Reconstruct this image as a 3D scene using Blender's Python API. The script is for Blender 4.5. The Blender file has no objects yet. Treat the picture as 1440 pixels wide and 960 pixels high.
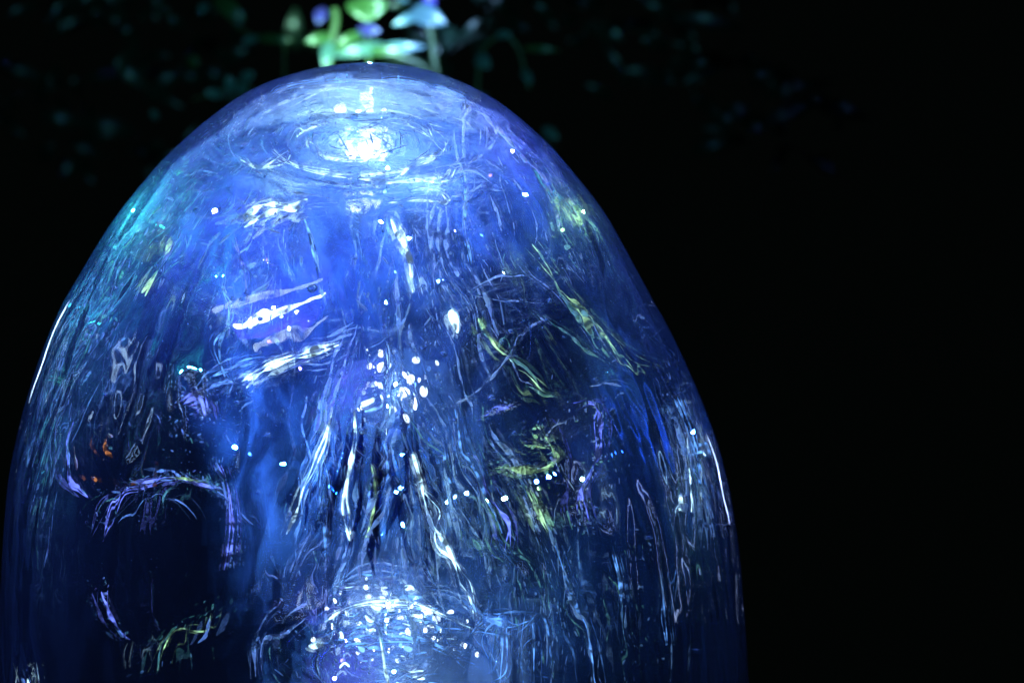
import bpy, bmesh, math, random
from mathutils import Vector, noise
from mathutils.bvhtree import BVHTree
random.seed(7)
sc = bpy.context.scene
C = sc.collection
# ------------------------------------------------------------------ camera, world, exposure
S = 0.40 / 1045.0                      # metres per photo pixel in the plane of the dome's axis
TH = math.radians(12)                  # the camera looks a little down on the dome
DIST = 1.6
FWD = Vector((0, math.cos(TH), -math.sin(TH)))
UPV = Vector((0, math.sin(TH), math.cos(TH)))
RGT = Vector((1, 0, 0))
AXPX = 520.0
TGT = Vector(((720 - AXPX) * S, 0, 0.42))
CAM = TGT - FWD * DIST
cd = bpy.data.cameras.new('camera'); cam = bpy.data.objects.new('camera', cd); C.objects.link(cam)
cam.location = CAM; cam.rotation_euler = (math.pi / 2 - TH, 0, 0)
cd.sensor_width = 36; cd.lens = 36 * DIST / (1440 * S)
cd.clip_start = 0.05; cd.clip_end = 100
cd.dof.use_dof = True; cd.dof.focus_distance = DIST - 0.10; cd.dof.aperture_fstop = 8.0
sc.camera = cam
w = bpy.data.worlds.new('World'); sc.world = w; w.use_nodes = True
w.node_tree.nodes['Background'].inputs[0].default_value = (0.35, 0.6, 0.55, 1)
w.node_tree.nodes['Background'].inputs[1].default_value = 0.0018
sc.view_settings.view_transform = 'Standard'; sc.view_settings.look = 'None'
sc.view_settings.exposure = 0.0; sc.view_settings.gamma = 1.0
sc.cycles.max_bounces = 12; sc.cycles.transparent_max_bounces = 24
sc.cycles.use_adaptive_sampling = True; sc.cycles.adaptive_threshold = 0.025
sc.cycles.transmission_bounces = 8; sc.cycles.glossy_bounces = 3; sc.cycles.diffuse_bounces = 1
sc.cycles.caustics_reflective = False; sc.cycles.caustics_refractive = False
sc.cycles.sample_clamp_indirect = 6.0; sc.cycles.use_denoising = True

# ------------------------------------------------------------------ helpers
def P(px, py, t=0.0):
    d = DIST - t
    k = S / DIST * d
    return CAM + FWD * d + RGT * ((px - 720) * k) + UPV * ((480 - py) * k)
def ray(px, py):
    return (P(px, py) - CAM).normalized()
def nd(nt, typ, **kw):
    n = nt.nodes.new(typ)
    for k, v in kw.items(): setattr(n, k, v)
    return n
def mat(name):
    m = bpy.data.materials.new(name); m.use_nodes = True
    nt = m.node_tree; nt.nodes.clear()
    return m, nt, nd(nt, 'ShaderNodeOutputMaterial')
def obj(name, bm, m, parent=None, smooth=True):
    me = bpy.data.meshes.new(name); bm.to_mesh(me); bm.free()
    if smooth: me.shade_smooth()
    me.materials.append(m)
    o = bpy.data.objects.new(name, me); C.objects.link(o)
    if parent:
        o.parent = parent; o.matrix_parent_inverse = parent.matrix_world.inverted()
    return o
def tag(o, label=None, cat=None, group=None, kind=None):
    for k, v in (('label', label), ('category', cat), ('group', group), ('kind', kind)):
        if v: o[k] = v
    return o
def empty(name, loc, label, cat, group=None):
    o = bpy.data.objects.new(name, None); C.objects.link(o); o.location = loc
    o.empty_display_size = 0.02
    o.matrix_world.translation = loc
    return tag(o, label, cat, group)
def tube(bm, pts, rad, n=8):
    pts = [Vector(p) for p in pts]
    rings = []
    for i, p in enumerate(pts):
        a = pts[max(0, i - 1)]; b = pts[min(len(pts) - 1, i + 1)]
        d = (b - a).normalized()
        u = d.cross(FWD)
        if u.length < 1e-3: u = d.cross(RGT)
        u.normalize(); v = d.cross(u)
        r = rad[i] if isinstance(rad, (list, tuple)) else rad
        rings.append([bm.verts.new(p + (u * math.cos(2 * math.pi * k / n) + v * math.sin(2 * math.pi * k / n)) * r) for k in range(n)])
    for a, b in zip(rings, rings[1:]):
        for k in range(n):
            bm.faces.new((a[k], a[(k + 1) % n], b[(k + 1) % n], b[k]))
    bm.faces.new(rings[0][::-1]); bm.faces.new(rings[-1])
def spline(pts, sub=6):
    out = []
    n = len(pts)
    for i in range(n - 1):
        p0 = pts[max(0, i - 1)]; p1 = pts[i]; p2 = pts[i + 1]; p3 = pts[min(n - 1, i + 2)]
        for k in range(sub):
            t = k / sub
            out.append(tuple(0.5 * ((2 * b) + (-a + c) * t + (2 * a - 5 * b + 4 * c - d) * t * t + (-a + 3 * b - 3 * c + d) * t ** 3)
                             for a, b, c, d in zip(p0, p1, p2, p3)))
    out.append(tuple(pts[-1]))
    return out
def blob(bm, c, ax, r, length, seg=8, rng=5):
    """ellipsoid fleck centred at c, long along ax"""
    ax = Vector(ax).normalized()
    u = ax.cross(Vector((0.3, 0.5, 0.8))); u.normalize(); v = ax.cross(u)
    rows = []
    for i in range(1, rng):
        a = math.pi * i / rng
        rows.append([bm.verts.new(c + ax * (-math.cos(a) * length) + (u * math.cos(2 * math.pi * k / seg) + v * math.sin(2 * math.pi * k / seg)) * (math.sin(a) * r)) for k in range(seg)])
    s = bm.verts.new(c - ax * length); e = bm.verts.new(c + ax * length)
    for k in range(seg):
        bm.faces.new((s, rows[0][(k + 1) % seg], rows[0][k]))
        bm.faces.new((e, rows[-1][k], rows[-1][(k + 1) % seg]))
    for a, b in zip(rows, rows[1:]):
        for k in range(seg):
            bm.faces.new((a[k], a[(k + 1) % seg], b[(k + 1) % seg], b[k]))
def lamp(name, loc, col, watts, parent, r=0.006, spot=None, aim=None, blend=0.6):
    ld = bpy.data.lights.new(name, 'SPOT' if spot else 'POINT')
    ld.color = col; ld.energy = watts; ld.shadow_soft_size = r if spot else (.0005 if name == 'glint_light' else .0009)
    o = bpy.data.objects.new(name, ld); C.objects.link(o); o.location = loc
    if spot:
        ld.spot_size = spot; ld.spot_blend = blend
        o.rotation_euler = (Vector(aim) - Vector(loc)).to_track_quat('-Z', 'Y').to_euler()
    if parent:
        o.parent = parent; o.matrix_parent_inverse = parent.matrix_world.inverted()
    return o

# ------------------------------------------------------------------ materials
def coords(nt, scale, rot=(0, 0, 0)):
    tc = nd(nt, 'ShaderNodeTexCoord'); mp = nd(nt, 'ShaderNodeMapping')
    mp.inputs['Scale'].default_value = scale; mp.inputs['Rotation'].default_value = rot
    nt.links.new(tc.outputs['Object'], mp.inputs['Vector'])
    return mp.outputs['Vector']
def ntex(nt, vec, scale, detail=4, dist=0.0, rough=0.55):
    n = nd(nt, 'ShaderNodeTexNoise'); n.inputs['Scale'].default_value = scale
    n.inputs['Detail'].default_value = detail; n.inputs['Distortion'].default_value = dist
    n.inputs['Roughness'].default_value = rough
    nt.links.new(vec, n.inputs['Vector']); return n.outputs['Fac']
def mrange(nt, v, a, b, c, d):
    m = nd(nt, 'ShaderNodeMapRange'); m.inputs['From Min'].default_value = a; m.inputs['From Max'].default_value = b
    m.inputs['To Min'].default_value = c; m.inputs['To Max'].default_value = d
    nt.links.new(v, m.inputs['Value']); return m.outputs['Result']
def math_(nt, op, a, b=None):
    m = nd(nt, 'ShaderNodeMath', operation=op)
    for i, x in enumerate((a, b)):
        if x is None: continue
        if isinstance(x, (int, float)): m.inputs[i].default_value = x
        else: nt.links.new(x, m.inputs[i])
    return m.outputs[0]
def mix(nt, f, a, b):
    m = nd(nt, 'ShaderNodeMixShader')
    if isinstance(f, (int, float)): m.inputs[0].default_value = f
    else: nt.links.new(f, m.inputs[0])
    nt.links.new(a, m.inputs[1]); nt.links.new(b, m.inputs[2]); return m.outputs[0]
def bump(nt, h, strength, dist):
    b = nd(nt, 'ShaderNodeBump'); b.inputs['Strength'].default_value = strength; b.inputs['Distance'].default_value = dist
    nt.links.new(h, b.inputs['Height']); return b.outputs['Normal']
def sh(nt, typ, col, rough=None, normal=None, **kw):
    n = nd(nt, typ); n.inputs['Color'].default_value = (*col, 1)
    if rough is not None: n.inputs['Roughness'].default_value = rough
    if normal is not None: nt.links.new(normal, n.inputs['Normal'])
    for k, v in kw.items(): n.inputs[k].default_value = v
    return n.outputs[0]

def m_shell(name):
    m, nt, out = mat(name)
    lw = nd(nt, 'ShaderNodeLayerWeight'); lw.inputs['Blend'].default_value = 0.28
    edge = math_(nt, 'POWER', lw.outputs['Facing'], 2.2)
    milk = mix(nt, 0.5, sh(nt, 'ShaderNodeBsdfTranslucent', (0.3, 0.42, 0.8)), sh(nt, 'ShaderNodeBsdfDiffuse', (0.3, 0.42, 0.8)))
    d = mrange(nt, ntex(nt, coords(nt, (1, 1, 0.4)), 14, 5), 0.35, 0.7, 0.3, 1.0)
    fac = math_(nt, 'MULTIPLY', mrange(nt, edge, 0, 1, 0.006, 0.2), d)
    g = nd(nt, 'ShaderNodeBsdfGlass'); g.inputs['IOR'].default_value = 1.42; g.inputs['Color'].default_value = (.94, .975, 1, 1)
    g.inputs['Roughness'].default_value = 0.0
    a = mix(nt, .14, g.outputs[0], sh(nt, 'ShaderNodeBsdfTransparent', (0.97, 0.985, 1)))
    nt.links.new(mix(nt, fac, a, milk), out.inputs[0])
    return m
def m_veil(name, col, stretch=(1, 1, 0.35), scale=30, lo=0.35, hi=0.68, gloss=0.06, rough=0.16, bstr=0.6, rot=(0, 0, 0)):
    """milky streaked glass: its density is the vertex attribute 'milk' broken up by noise"""
    m, nt, out = mat(name)
    v = coords(nt, stretch, rot)
    n1 = ntex(nt, v, scale, 6, 0.8, 0.62)
    at = nd(nt, 'ShaderNodeAttribute', attribute_name='milk')
    br = mrange(nt, n1, lo, hi, 0.12, 1.0)
    fac = math_(nt, 'MULTIPLY', at.outputs['Fac'], br)
    nb = bump(nt, ntex(nt, v, scale * 4.2, 5, 1.0, 0.6), bstr, 0.006)
    body = mix(nt, 0.45, sh(nt, 'ShaderNodeBsdfTranslucent', col, None, nb), sh(nt, 'ShaderNodeBsdfDiffuse', col, None, nb))
    base = mix(nt, fac, sh(nt, 'ShaderNodeBsdfTransparent', (1, 1, 1)), body)
    g = sh(nt, 'ShaderNodeBsdfGlossy', (0.9, 0.95, 1), rough, nb)
    gf = math_(nt, 'MULTIPLY', math_(nt, 'MULTIPLY', math_(nt, 'ADD', at.outputs['Fac'], 0.25), gloss), mrange(nt, at.outputs['Fac'], 0.008, 0.06, 0, 1))
    nt.links.new(mix(nt, gf, base, g), out.inputs[0])
    return m
def m_caustic_web(name, col, stretch, scale, rot=(0, 0, 0), dist=1.6, width=0.022, gloss=0.35):
    """clear glass with thin white caustic lines painted into it; attribute 'milk' says how many"""
    m, nt, out = mat(name)
    v = coords(nt, stretch, rot)
    def ridge(sc_, w_, d_):
        n = ntex(nt, v, sc_, 3, d_, 0.5)
        return mrange(nt, math_(nt, 'ABSOLUTE', math_(nt, 'SUBTRACT', n, 0.5)), 0.0, w_, 1.0, 0.0)
    r1 = ridge(scale, width, dist); r2 = ridge(scale * 2.3, width * .8, dist * .8)
    patch = mrange(nt, ntex(nt, v, scale * .8, 3, .5), .44, .62, 0, 1)
    patch2 = mrange(nt, ntex(nt, coords(nt, (1.3, .8, .9)), scale * .5, 3, .5), .45, .6, 0, 1)
    r = math_(nt, 'MAXIMUM', math_(nt, 'MULTIPLY', r1, patch), math_(nt, 'MULTIPLY', r2, patch2))
    at = nd(nt, 'ShaderNodeAttribute', attribute_name='milk')
    fac = math_(nt, 'MULTIPLY', math_(nt, 'POWER', r, 2.0), at.outputs['Fac'])
    nb = bump(nt, r, 0.8, 0.004)
    body = mix(nt, 0.5, sh(nt, 'ShaderNodeBsdfTranslucent', col), sh(nt, 'ShaderNodeBsdfDiffuse', col))
    base = mix(nt, fac, sh(nt, 'ShaderNodeBsdfTransparent', (1, 1, 1)), body)
    nb2 = bump(nt, ntex(nt, v, scale * 5, 4, .8), .9, .005)
    g = sh(nt, 'ShaderNodeBsdfGlossy', (0.95, 0.97, 1), 0.045, nb2)
    gf = math_(nt, 'MULTIPLY', mrange(nt, at.outputs['Fac'], 0.01, 0.4, 0, 1), gloss)
    gf = math_(nt, 'MULTIPLY', gf, math_(nt, 'ADD', math_(nt, 'MULTIPLY', r, .8), .2))
    nt.links.new(mix(nt, gf, base, g), out.inputs[0]); return m
def m_glass(name, tint=(0.92, 0.97, 1), clear=0.3, scale=40, stretch=(1, 1, 0.4), bstr=0.5, ior=1.45, milk=0.05, rough=0.0, gl=0.10):
    m, nt, out = mat(name)
    nb = bump(nt, ntex(nt, coords(nt, stretch), scale, 3, 0.6), bstr, 0.006)
    g = nd(nt, 'ShaderNodeBsdfGlass'); g.inputs['Color'].default_value = (*tint, 1); g.inputs['IOR'].default_value = ior
    g.inputs['Roughness'].default_value = rough; nt.links.new(nb, g.inputs['Normal'])
    a = mix(nt, clear, g.outputs[0], sh(nt, 'ShaderNodeBsdfTransparent', tint))
    a = mix(nt, milk, a, sh(nt, 'ShaderNodeBsdfDiffuse', (0.7, 0.8, 0.9)))
    a = mix(nt, gl, a, sh(nt, 'ShaderNodeBsdfGlossy', (1, 1, 1), 0.06, nb))
    nt.links.new(a, out.inputs[0]); return m
def m_solid(name, col, rough=0.5, trans=0.4, gloss=0.2, alpha=1.0, scale=60, broken=False):
    m, nt, out = mat(name)
    v = coords(nt, (1, 1, 1)); n = ntex(nt, v, scale, 4)
    mx = nd(nt, 'ShaderNodeMix', data_type='RGBA'); nt.links.new(n, mx.inputs['Factor'])
    mx.inputs['A'].default_value = (*[c * 0.7 for c in col], 1); mx.inputs['B'].default_value = (*[min(1, c * 1.2) for c in col], 1)
    dn = nd(nt, 'ShaderNodeBsdfDiffuse'); tn = nd(nt, 'ShaderNodeBsdfTranslucent')
    for x in (dn, tn): nt.links.new(mx.outputs['Result'], x.inputs['Color'])
    a = mix(nt, trans, dn.outputs[0], tn.outputs[0])
    a = mix(nt, gloss, a, sh(nt, 'ShaderNodeBsdfGlossy', (1, 1, 1), rough))
    if broken: a = mix(nt, mrange(nt, ntex(nt, v, 150, 4, 0.5), .44, .6, .03, 1.0), sh(nt, 'ShaderNodeBsdfTransparent', (1, 1, 1)), a)
    elif alpha < 1: a = mix(nt, alpha, sh(nt, 'ShaderNodeBsdfTransparent', (1, 1, 1)), a)
    nt.links.new(a, out.inputs[0]); return m
def m_led(name, col, strength):
    m, nt, out = mat(name)
    e = nd(nt, 'ShaderNodeEmission'); e.inputs[0].default_value = (*col, 1); e.inputs[1].default_value = strength
    nt.links.new(e.outputs[0], out.inputs[0]); return m

SHELL = m_shell('clear_blown_glass')
THREAD = m_solid('milky_caustic_thread', (0.9, 0.94, 0.97), 0.12, 0.5, 0.3, broken=True)  # pale thread, also used for caustic lines and highlights
GLINT_FLECK = m_solid('bright_glint_fleck', (0.9, 0.93, 0.96), 0.15, 0.55, 0.25)  # pale fleck in place of a glint
GREENT = m_solid('yellow_green_caustic_glass', (0.55, 0.85, 0.4), 0.12, 0.5, 0.3, broken=True)  # the caustics' colour put into glass
AMBER = m_solid('amber_glass', (0.8, 0.35, 0.12), 0.2, 0.5, 0.3)
LEDW = m_led('white_led', (0.82, 0.93, 1.0), 14)
LEDB = m_led('blue_led', (0.2, 0.45, 1.0), 3.0); LEDM = m_led('pale_led', (0.55, 0.8, 1.0), 4.0)
METAL = m_solid('dark_lamp_metal', (0.03, 0.03, 0.04), 0.4, 0.0, 0.15)

# ------------------------------------------------------------------ the dome's profile
LEFT = [(83, 518), (85, 480), (97, 420), (105, 393), (115, 363), (132, 333), (152, 305), (183, 267), (217, 231), (243, 207), (300, 162), (362, 125), (430, 84), (470, 68), (520, 50), (580, 34), (640, 21), (700, 14), (850, 7), (960, 4), (1150, -4), (1300, -6)]
RIGHT = [(83, 522), (85, 557), (97, 613), (108, 647), (130, 687), (152, 717), (173, 743), (207, 780), (257, 821), (297, 852), (350, 880), (407, 911), (460, 940), (513, 966), (550, 982), (600, 1003), (650, 1018), (700, 1028), (760, 1037), (850, 1046), (960, 1053), (1150, 1060), (1300, 1062)]
def lerp(tab, y):
    if y <= tab[0][0]: return tab[0][1]
    for (a, p), (b, q) in zip(tab, tab[1:]):
        if y <= b: return p + (q - p) * (y - a) / (b - a)
    return tab[-1][1]
def halfw(y):
    if y < 83: return 0.0
    return math.sqrt(max(0.0, lerp(HW2, y)))
HW2 = [(y, ((lerp(RIGHT, y) - lerp(LEFT, y)) / 2) ** 2) for y in sorted(set([a for a, b in LEFT] + [a for a, b in RIGHT]))]
HW2[0] = (83, 0.0)
_t = [(83 + 4 * i, lerp(HW2, 83 + 4 * i)) for i in range(310)]
for _ in range(14):
    _t = [_t[0]] + [(_t[i][0], (_t[i - 1][1] + 2 * _t[i][1] + _t[i + 1][1]) / 4) for i in range(1, len(_t) - 1)] + [_t[-1]]
HW2 = _t
prof = []
for i in range(110):
    y = 90.5 + 1125 * (i / 109.0) ** 2.0
    lo, hi = 0.0, 560.0
    for _ in range(30):
        r = (lo + hi) / 2
        ok = all(math.sqrt(1 - s * s) * r <= halfw(y - s * r * math.sin(TH)) + 1e-6 for s in [k / 12 for k in range(-11, 12)])
        lo, hi = (r, hi) if ok else (lo, r)
    lo = min(lo, math.sqrt(690 * (y - 90.5)))
    prof.append((y, lo, (lerp(RIGHT, y) + lerp(LEFT, y)) / 2))
for _ in range(3):
    prof = [prof[0]] + [(prof[i][0], math.sqrt((prof[i - 1][1] ** 2 + 2 * prof[i][1] ** 2 + prof[i + 1][1] ** 2) / 4), (prof[i - 1][2] + prof[i][2] * 2 + prof[i + 1][2]) / 4) for i in range(1, len(prof) - 1)] + [prof[-1]]
ZC = 0.42
def pz(y):
    h = (480 - y) * S
    return ZC + h / (math.cos(TH) + h * math.sin(TH) / DIST)
def kz(y): return (DIST - (pz(y) - ZC) * math.sin(TH)) / DIST
PROF = [(pz(y), r * S * kz(y), (720 + (c - 720) * kz(y) - AXPX) * S) for y, r, c in prof]   # z, radius, axis offset
ZTOP = PROF[0][0]; ZBOT = PROF[-1][0]
def revolve(bm, prof, n=128, wob=0.0):
    rings = []
    for z, r, ox in prof:
        rings.append([bm.verts.new((ox + r * math.cos(2 * math.pi * k / n), r * math.sin(2 * math.pi * k / n), z)) for k in range(n)])
    if wob:
        for rg in rings:
            for v in rg: v.co += Vector((v.co.x, v.co.y, 0)) * wob * noise.noise(v.co * 9)
    for a, b in zip(rings, rings[1:]):
        for k in range(n): bm.faces.new((a[k], b[k], b[(k + 1) % n], a[(k + 1) % n]))
    bm.faces.new(rings[0])
    return rings
def inset_prof(f):
    zc = ZBOT
    return [(zc + (z - zc) * (1 - (1 - f) * 0.3), r * f, ox) for z, r, ox in PROF]
_bvh = {}
def bvh(f):
    f = round(f, 2) if f != .985 else f
    if f not in _bvh:
        b = bmesh.new(); revolve(b, inset_prof(f), 96); _bvh[f] = BVHTree.FromBMesh(b); b.free()
    return _bvh[f]
def on(px, py, f=0.95, back=False):
    f = f if f == .985 else min(f, .96)
    """point of the nested dome surface f seen at (px, py)"""
    d = ray(px, py)
    h = bvh(f).ray_cast(CAM, d)
    if h[0] is None: h = bvh(.985).ray_cast(CAM, d)
    if h[0] is None: return None
    if not back: return h[0]
    h2 = bvh(f).ray_cast(h[0] + d * 1e-4, d)
    return h2[0] if h2[0] is not None else h[0]

# ------------------------------------------------------------------ the glass dome
dome = empty('glass_dome', (0, 0, ZBOT), 'tall egg shaped clear glass dome glowing blue from lamps inside it', 'glass dome')
def fine(prof, step):
    out = []
    for a, b in zip(prof, prof[1:]):
        k = max(1, int((Vector((a[0], a[1], 0)) - Vector((b[0], b[1], 0))).length / step))
        for q in range(k): out.append(tuple(x + (y - x) * q / k for x, y in zip(a, b)))
    return out + [prof[-1]]
def ripple(p):
    """depth of the poured-glass ripples on the inner wall (metres)"""
    top = max(0.0, min(1.0, (p.z - (ZTOP - 0.10)) / 0.06))     # rings under the crown, runs lower down
    v = Vector((p.x * 34, p.y * 34, p.z * 13)); h = Vector((p.x * 22, p.y * 22, p.z * 60))
    w1 = noise.noise_vector(v * .6) * .9
    a = noise.noise(v + w1) + .45 * noise.noise((v + w1) * 2.3) + .2 * noise.noise((v + w1) * 5)
    w2 = noise.noise_vector(h * .4) * .8
    b = noise.noise(h + w2) + .45 * noise.noise((h + w2) * 2.2)
    return 0.0015 * (a * (1 - top) + .75 * b * top)
bm = bmesh.new()
outer = revolve(bm, fine(PROF, .003), 320)
for rg in outer:
    for v in rg: v.co += Vector((v.co.x, v.co.y, 0)).normalized() * (.0006 * noise.noise(v.co * 14) + .00025 * noise.noise(v.co * 70)) if v.co.xy.length > .01 else Vector((0, 0, 0))
nf = len(bm.faces)
inner = revolve(bm, fine(inset_prof(.975), .0022), 560)
for rg in inner:
    for v in rg:
        r = Vector((v.co.x, v.co.y, 0))
        n_ = (r.normalized() * min(1, r.length / .06) + Vector((0, 0, max(0, 1 - r.length / .12)))).normalized() if r.length > 1e-5 else Vector((0, 0, 1))
        v.co += n_ * (ripple(v.co) - .0014)
bm.faces.ensure_lookup_table()
for k in range(nf, len(bm.faces)): bm.faces[k].normal_flip()
bm.normal_update()
obj('shell', bm, SHELL, dome)

def pix(p):
    v = p - CAM; d = v.dot(FWD); k = S / DIST * d
    return 720 + v.dot(RGT) / k, 480 - v.dot(UPV) / k
def veil(name, f, back, blobs, m, parent, wav=0.004, seed=0, wav2=0.0):
    """sheet of milky glass lying on nested surface f, with milk painting bright and dark areas of the glow as blobs (px,py,rx,ry,weight) say"""
    bm = bmesh.new(); lay = bm.verts.layers.float.new('milk')  # milk also carries the painted glow and caustic lines
    pr = inset_prof(f); dense = []
    for a, b in zip(pr, pr[1:]):
        k = max(1, int((Vector((a[0], a[1], 0)) - Vector((b[0], b[1], 0))).length / 0.004))
        for q in range(k): dense.append(tuple(x + (y - x) * q / k for x, y in zip(a, b)))
    revolve(bm, dense, 260)
    for v in bm.verts:
        px, py = pix(v.co); front = v.co.y < 0
        q = v.co * 22 + Vector((seed, 0, 0))
        wx = px + 34 * noise.noise(Vector((px * .011, py * .011, seed))) + 14 * noise.noise(Vector((px * .04, py * .03, seed + 4)))
        wy = py + 34 * noise.noise(Vector((px * .011, py * .011, seed + 9))) + 14 * noise.noise(Vector((px * .04, py * .03, seed + 7)))
        d = 0.0
        if back or v.co.y < 0.06:
            if back and front: v[lay] = 0.0; continue
            for bx, by, rx, ry, wt in blobs:
                e = ((wx - bx) / rx) ** 2 + ((wy - by) / ry) ** 2
                if e < 9: d += wt * (math.exp(-e * (1.0 if wt > 0 else 1.4)) - (1.2e-4 if wt > 0 else 0))
            d *= min(1.0, v.co.y / 0.02) if back else max(0.0, min(1.0, (0.055 - v.co.y) / 0.03))
        v[lay] = max(0.0, min(1.0, d))
        r = Vector((v.co.x, v.co.y, 0))
        if r.length > 1e-4:
            v.co += r.normalized() * (wav * noise.noise(Vector((q.x * 2, q.y * 2, q.z * 0.8))) + wav2 * noise.noise(Vector((q.x * 6, q.y * 6, q.z * 2.2))))
    for fc in [fc for fc in bm.faces if max(v[lay] for v in fc.verts) < 0.01]: bm.faces.remove(fc)
    for v in [v for v in bm.verts if not v.link_faces]: bm.verts.remove(v)
    return obj(name, bm, m, parent)
V1 = m_veil('milky_streaked_glass', (0.27, 0.55, 0.95), (1, 1, 0.3), 44, 0.46, 0.63, 0.12, 0.06)
V2 = m_veil('cloudy_blue_glass', (0.2, 0.46, 0.95), (1, 1, 0.25), 26, 0.38, 0.7, 0.1, 0.1)
V3 = m_veil('swirled_white_glass', (0.55, 0.76, 0.95), (0.35, 0.6, 1.5), 40, 0.4, 0.64, 0.3, 0.05, 1.0)
V4 = m_veil('teal_tinted_glass', (0.35, 0.72, 0.7), (0.9, 0.9, 0.3), 50, 0.42, 0.66, 0.25, 0.06, 0.9, (0, 0.5, 0))
E2 = m_caustic_web('ring_caustic_glass', (0.92, 0.95, 0.98), (0.45, 0.45, 1.8), 42)  # white lines painted as a caustic web
E3 = m_caustic_web('slanting_caustic_glass', (0.88, 0.96, 0.94), (1.3, 1.0, 0.3), 46, (0, -0.45, 0))
veil('swirled_cap', 0.955, False, [(520, 115, 200, 42, .6), (500, 205, 160, 60, .5), (520, 270, 120, 40, .25), (640, 210, 80, 70, .12), (350, 250, 90, 60, .15)], V3, dome, .002, 1, .001)  # denser milk puts the glow's bright patches into these sheets
veil('cloudy_body', 0.84, True, [(470, 390, 190, 170, .55), (540, 680, 180, 220, .16), (640, 310, 90, 130, .34), (880, 660, 110, 240, .2), (240, 820, 130, 170, -.9), (740, 460, 80, 90, -.8), (540, 900, 210, 110, .3)], V2, dome, .008, 3, .003)
veil('streaked_lining', 0.88, False, [(365, 640, 42, 150, .45), (390, 395, 75, 95, .42), (560, 360, 80, 130, .16), (650, 560, 50, 120, .1), (740, 300, 45, 100, .14), (870, 470, 50, 180, .07), (600, 890, 160, 90, .18), (800, 880, 45, 100, .13)], V1, dome, .006, 5, .003)
veil('teal_flank', 0.945, False, [(230, 320, 70, 90, .25), (135, 440, 40, 90, .25), (75, 590, 25, 130, .2), (330, 220, 70, 45, .18), (790, 300, 50, 80, .15), (860, 470, 45, 120, .08), (965, 680, 28, 130, .13)], V4, dome, .002, 8, .0015)
veil('ring_caustics', 0.94, False, [(515, 170, 230, 75, .8), (530, 270, 150, 45, .7), (450, 380, 160, 90, .4), (620, 420, 90, 120, .4)], E2, dome, .002, 12, .001)
veil('slanting_caustics', 0.95, False, [(250, 300, 90, 110, .7), (140, 450, 60, 110, .7), (75, 620, 32, 170, .4), (780, 300, 70, 110, .4), (975, 620, 34, 130, .6)], E3, dome, .002, 18, .001)

# ------------------------------------------------------------------ lamps inside the dome
def cluster(label, spots, m, r, plate_at, plate_r, lights):
    root = empty('lamp_cluster', plate_at, label, 'lamp cluster', 'lamp clusters inside the dome')
    b = bmesh.new(); blob(b, Vector(plate_at) + FWD * 0.02, (0, 0, 1), plate_r, plate_r * 0.35, 20, 8); obj('lamp_plate', b, METAL, root)
    for px, py, t, k in spots:
        k *= R_.uniform(.5, 1.05); b = bmesh.new(); blob(b, P(px, py, t + R_.uniform(-.012, .012)), UPV + RGT * R_.uniform(-.4, .4), r * k * R_.uniform(.7, 1), r * k * R_.uniform(.9, 1.5), 10, 7); obj('led', b, m if py < 250 else R_.choice((m, m, LEDM, LEDB)), root)
    for loc, col, watts in lights: lamp('lamp_or_added_light', loc, col, watts, root)
    return root
R_ = random.Random(3)
cluster('top lamp cluster burning white under the crown of the dome',
        [(505 + R_.uniform(-42, 42), 203 + R_.uniform(-14, 16), 0.045 + R_.uniform(-.01, .01), R_.uniform(.6, 1.3)) for _ in range(16)],
        LEDW, 9 * S, P(505, 215, 0.03), 0.012,
        [(P(505, 185, 0.06), (0.6, 0.82, 1), 1.0), (P(520, 140, 0.0), (0.3, 0.55, 1), 0.5), (P(540, 270, 0.06), (0.14, 0.35, 1), 0.35)])
cluster('middle lamp cluster of round white dots inside the fluted bell',
        [(532, 517, .06, .8), (547, 518, .06, .85), (573, 526, .06, .9), (588, 537, .06, 1), (518, 540, .06, .9), (533, 541, .06, 1.1), (566, 554, .06, 1.25), (582, 568, .06, 1.2), (523, 562, .06, .8), (557, 583, .06, 1.1), (598, 530, .06, .6), (512, 572, .06, .6), (541, 592, .05, .6), (575, 596, .05, .5)] + [(552 + R_.gauss(0, 30), 560 + R_.gauss(0, 26), .05, R_.uniform(.2, .5)) for _ in range(14)],
        LEDW, 5 * S, P(552, 560, 0.03), 0.014,
        [(P(550, 555, 0.085), (0.3, 0.6, 1), 0.05), (P(550, 660, -0.02), (0.06, 0.28, 1), 0.22), (P(552, 745, -0.03), (0.1, 0.35, 1), 0.12), (P(470, 690, 0.095), (0.3, 0.7, 1), 0.07), (P(640, 700, 0.095), (0.35, 0.7, 1), 0.07), (P(560, 690, 0.11), (0.4, 0.75, 1), 0.04)])
cluster('lower lamp cluster shining through the rippled dish',
        [(463, 868, .07, 1.1), (480, 895, .07, 1.1), (508, 908, .07, 1.2), (545, 845, .07, 1.3), (555, 848, .07, 1), (600, 857, .07, 1), (545, 880, .07, 1), (535, 838, .07, .8), (470, 845, .07, .8), (598, 882, .07, .7), (570, 905, .07, .7), (650, 905, .07, .6)] + [(545 + R_.gauss(0, 48), 872 + R_.gauss(0, 24), .07, R_.uniform(.25, .7)) for _ in range(26)],
        LEDW, 6 * S, P(545, 910, 0.03), 0.02,
        [(P(540, 860, 0.09), (0.35, 0.55, 1), 0.14), (P(560, 960, 0.09), (0.25, 0.5, 1), 0.5)])
def wash(px, py, t, col, watts):  # unseen coloured fill lamps, added to tint the glass
    return lamp('lamp_or_added_light', P(px, py, t), col, watts, dome, 0.004)
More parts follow.
